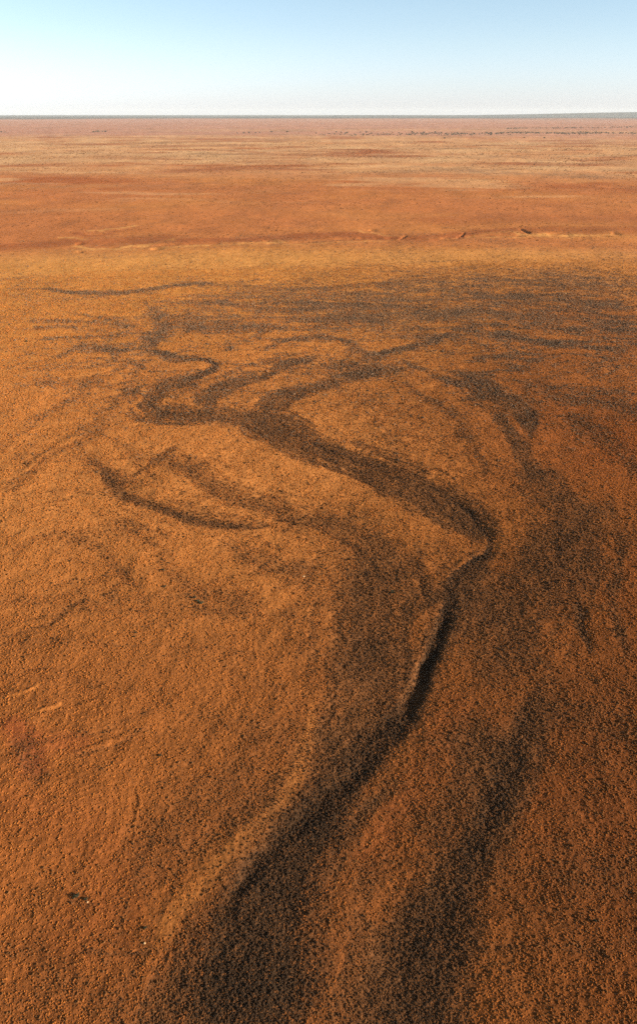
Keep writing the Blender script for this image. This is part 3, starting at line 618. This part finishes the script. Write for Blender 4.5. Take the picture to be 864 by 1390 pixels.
BUSHES = [
 ((-68.7, 137.9), 1.35, 1.5, 'black-looking round bush near the bottom left corner of the plain', 0),
 ((-65.9, 136.8), 1.0, 1.1, 'small dark bush with a pale stone at its right foot', 0),
 ((-55.0, 189.9), .95, 1.2, 'lone dark bush on bare orange sand right of the dark diagonal ridge', 0),
 ((-78.2, 256.8), 1.0, 1.2, 'upper dark bush of the close pair on the left sand plain', 0),
 ((-78.2, 254.3), .8, .9, 'lower and smaller dark bush of the close pair on the left sand plain', 0),
 ((-75.6, 305.3), 1.4, 1.4, 'dark bush topmost in the faint scrub streak below the left branch channel', 0),
 ((-72.0, 291.5), 1.3, 1.4, 'dark bush halfway down the faint scrub streak on the left plain', 0),
 ((-56.6, 282.6), 1.5, 1.6, 'darkest and uppermost of three green bushes in a diagonal row', 0),
 ((-55.0, 279.8), 1.5, 1.4, 'middle bush of three green bushes in a diagonal row', 1),
 ((-53.0, 278.6), 1.5, 1.3, 'greyer green lowest bush of three in a diagonal row', 1),
 ((74.7, 127.9), .9, 1.0, 'dark bush alone on rust-red sand near the bottom right corner', 0),
 ((72.5, 131.3), .6, .7, 'small dark bush just up and left of the bottom right corner bush', 0),
 ((34.5, 286.6), 1.7, 1.8, 'dark bush in the brown scrub left of the narrow gully', 0),
 ((164.4, 344.3), 1.6, 1.7, 'dark bush close to the right edge of the plain', 0),
 ((-284.7, 711.5), 2.6, 2.2, 'isolated dark bush on amber sand at the far left of the fan', 0),
 ((-47.4, 128.7), .9, .9, 'dark bush above the white stone at the foot of the pale levee', 0),
]
for i, (p, r_, h_, lab, k) in enumerate(BUSHES):
    bush(p, r_, h_, lab, M_green if k else M_dark, 100 + i)
stone((-65.2, 136.1), .34, 'pale cream stone at the right foot of a small dark bush', 5)
stone((-46.7, 124.4), .42, 'whitish stone lit by the low sun near the bottom edge', 6)
stone((-7.1, 300.8), .7, 'pale stone at the left rim of the brown scrub belt', 7)
stone((303.4, 922.1), 1.1, 'tiny pale stone in the grey-brown fan on the far right', 8)

# ------------------------------------------------------------------ far trees
def make_tree(pos, s, seed, label, group):
    e = bpy.data.objects.new('desert_tree', None); col.objects.link(e)
    e.location = (pos[0], pos[1], zat(*pos)); e.empty_display_size = 2
    tag(e, label, 'tree', group)
    v, f = foliage(s, s * 1.0, 420, .24 * s, seed, s * .25)
    link_mesh('crown', v, f, M_tree, e, False)
    v, f = [], []
    tube(v, f, (0, 0, -1), (.1 * s, 0, s * .6), .07 * s, .04 * s)
    tube(v, f, (.1 * s, 0, s * .55), (.4 * s, .1 * s, s * .9), .04 * s, .02 * s)
    tube(v, f, (.1 * s, 0, s * .5), (-.35 * s, -.1 * s, s * .9), .04 * s, .02 * s)
    link_mesh('trunk', v, f, M_bark, e)
    return e
TREES = [
 ('desert tree in the small clump standing out on the far left plain', 'trees of the far left clump', [(-2610.8, 9545.1), (-2625.5, 9695.6), (-2559.4, 9545.1), (-2547.2, 9695.6), (-2473.8, 9545.1)], 20),
 ('tree of the lone pair at the left edge of the far plain', 'trees at the left edge of the far plain', [(-3611.4, 9363.4), (-3503.4, 9188.4)], 18),
 ('dark tree on the bare tan flat between the far tree line and the red plain', 'scattered trees before the far tree line', [(1072.4, 6967.1), (1816.2, 7235.3), (1980.4, 7192.8), (2522.8, 8260.9)], 15),
 ('tree in the loose row left of the long far tree line', 'trees in the loose row on the middle far plain',
   [(-874.4, 8857.2), (-802.9, 8857.2), (-752.6, 8921.5), (-690.5, 9053.0), (-647.5, 9019.8), (-535.5, 9327.9), (-354.1, 9399.2), (199.3, 9257.6), (255.5, 9188.4), (302.1, 8857.2), (476.9, 9327.9), (535.8, 9188.4), (572.4, 8857.2), (717.5, 9086.5), (836.7, 9327.9), (879.0, 8986.8), (1058.7, 9292.6), (1096.5, 9120.2), (1178.8, 9188.4), (1322.0, 9327.9), (1348.4, 9053.0)], 17),
]
k = 0
for lab, grp, pts, s in TREES:
    for p in pts:
        k += 1; make_tree(p, s * random.uniform(.45, .8), 300 + k, lab, grp)
# the continuous wooded line: nobody could count it
def wood(name, label, x0, x1, n, seed):
    rs = random.Random(seed); V = []; Fc = []
    (ax, ay), (bx, by) = x0, x1
    for i in range(n):
        t = rs.random(); cx = ax + (bx - ax) * t + rs.gauss(0, 60); cy = ay + (by - ay) * t + rs.gauss(0, 230) + 160 * math.sin(t * 19)
        s = rs.uniform(4, 10); z = zat(cx, cy)
        v, f = foliage(s, s * .8, 70, .35 * s, seed * 1000 + i); o = len(V)
        V += [(p[0] + cx, p[1] + cy, p[2] + z) for p in v]; Fc += [tuple(q + o for q in t_) for t_ in f]
    tag(link_mesh(name, V, Fc, M_tree, None, False), label, 'woodland', kind='stuff')
wood('woodland', 'long dark line of scrubby woodland crossing the far right plain', (999.7, 8700.3), (3899.1, 9188.4), 520, 3)
wood('woodland', 'faint thin woodland line on the middle far plain', (-15.1, 8402.4), (1443.0, 8548.7), 120, 4)
wood('woodland', 'short dark woodland streak on the pink flat near the right horizon', (2670.0, 11560.2), (5747.3, 13447.2), 260, 5)

# ------------------------------------------------------------------ air
def build_haze():
    s = 99000.0; z0, z1 = -180.0, 560.0
    v = [(a, b, c) for c in (z0, z1) for a, b in ((-s, -s), (s, -s), (s, s), (-s, s))]
    f = [(3, 2, 1, 0), (4, 5, 6, 7), (0, 1, 5, 4), (1, 2, 6, 5), (2, 3, 7, 6), (3, 0, 4, 7)]
    m = bpy.data.materials.new('haze'); m.use_nodes = True; nt = m.node_tree; nt.nodes.clear()
    out = nt.nodes.new('ShaderNodeOutputMaterial'); pv = nt.nodes.new('ShaderNodeVolumePrincipled')
    pv.inputs['Color'].default_value = (.80, .90, 1.0, 1); pv.inputs['Density'].default_value = .85e-5; pv.inputs['Anisotropy'].default_value = .0
    nt.links.new(pv.outputs[0], out.inputs['Volume'])
    m.cycles.homogeneous_volume = True
    o = link_mesh('haze', v, f, m, None, False)
    tag(o, 'thin pale blue haze over the far plain', 'haze', kind='stuff')
build_haze()

# ------------------------------------------------------------------ light, sky, camera
w = bpy.data.worlds.new('World'); sc.world = w; w.use_nodes = True
nt = w.node_tree; bg = nt.nodes['Background']
sky = nt.nodes.new('ShaderNodeTexSky'); sky.sky_type = 'NISHITA'; sky.sun_disc = False
sky.sun_elevation = R(SUN_EL); sky.sun_rotation = R(SUN_AZ); sky.altitude = 300
sky.air_density = 1.0; sky.dust_density = .6; sky.ozone_density = 1.5
sat = nt.nodes.new('ShaderNodeHueSaturation'); sat.inputs['Saturation'].default_value = .76
tc = nt.nodes.new('ShaderNodeTexCoord'); sx = nt.nodes.new('ShaderNodeSeparateXYZ'); nt.links.new(tc.outputs['Generated'], sx.inputs[0])
rmp = nt.nodes.new('ShaderNodeValToRGB'); el = rmp.color_ramp.elements       # clearer, bluer air above the dusty horizon; unseen upper sky warmed to tint shadow fill
el[0].position = 0; el[0].color = (.87, .95, 1.36, 1); el[1].position = .17; el[1].color = (.66, .78, .84, 1)
k2 = el.new(.45); k2.color = (.60, .58, .52, 1); k_ = el.new(.07); k_.color = (.79, .88, 1.08, 1)
nt.links.new(sx.outputs['Z'], rmp.inputs['Fac'])
tint = nt.nodes.new('ShaderNodeMix'); tint.data_type = 'RGBA'; tint.blend_type = 'MULTIPLY'; tint.inputs[0].default_value = 1
nt.links.new(sky.outputs[0], sat.inputs['Color']); nt.links.new(sat.outputs[0], tint.inputs[6]); nt.links.new(rmp.outputs[0], tint.inputs[7])
nt.links.new(tint.outputs[2], bg.inputs['Color']); bg.inputs['Strength'].default_value = .077
ld = bpy.data.lights.new('sun', 'SUN'); ld.energy = 5.0; ld.angle = R(.53); ld.color = (1, .83, .62)
lo = bpy.data.objects.new('sun', ld); col.objects.link(lo)
from mathutils import Vector
d = Vector((math.sin(R(SUN_AZ)) * math.cos(R(SUN_EL)), math.cos(R(SUN_AZ)) * math.cos(R(SUN_EL)), math.sin(R(SUN_EL))))
lo.rotation_euler = d.to_track_quat('Z', 'Y').to_euler(); lo.location = (0, 0, 250)

cd = bpy.data.cameras.new('camera'); cam = bpy.data.objects.new('camera', cd); col.objects.link(cam)
cd.sensor_fit = 'HORIZONTAL'; cd.sensor_width = 36; cd.lens = 36 * F864 / 864; cd.shift_y = -45 / 864
cd.clip_start = 1; cd.clip_end = 400000
cam.location = (0, 0, CAM_H); cam.rotation_euler = (R(90 - PITCH), 0, 0)
sc.camera = cam

vs = sc.view_settings; vs.view_transform = 'Standard'; vs.look = 'None'; vs.gamma = 1; vs.exposure = 1.52; vs.use_curve_mapping = False
cy = sc.cycles
cy.use_denoising = False; cy.max_bounces = 4; cy.diffuse_bounces = 2; cy.glossy_bounces = 1; cy.volume_bounces = 0; cy.transparent_max_bounces = 4
cy.use_adaptive_sampling = False; cy.pixel_filter_type = 'BLACKMAN_HARRIS'; cy.filter_width = 1.5
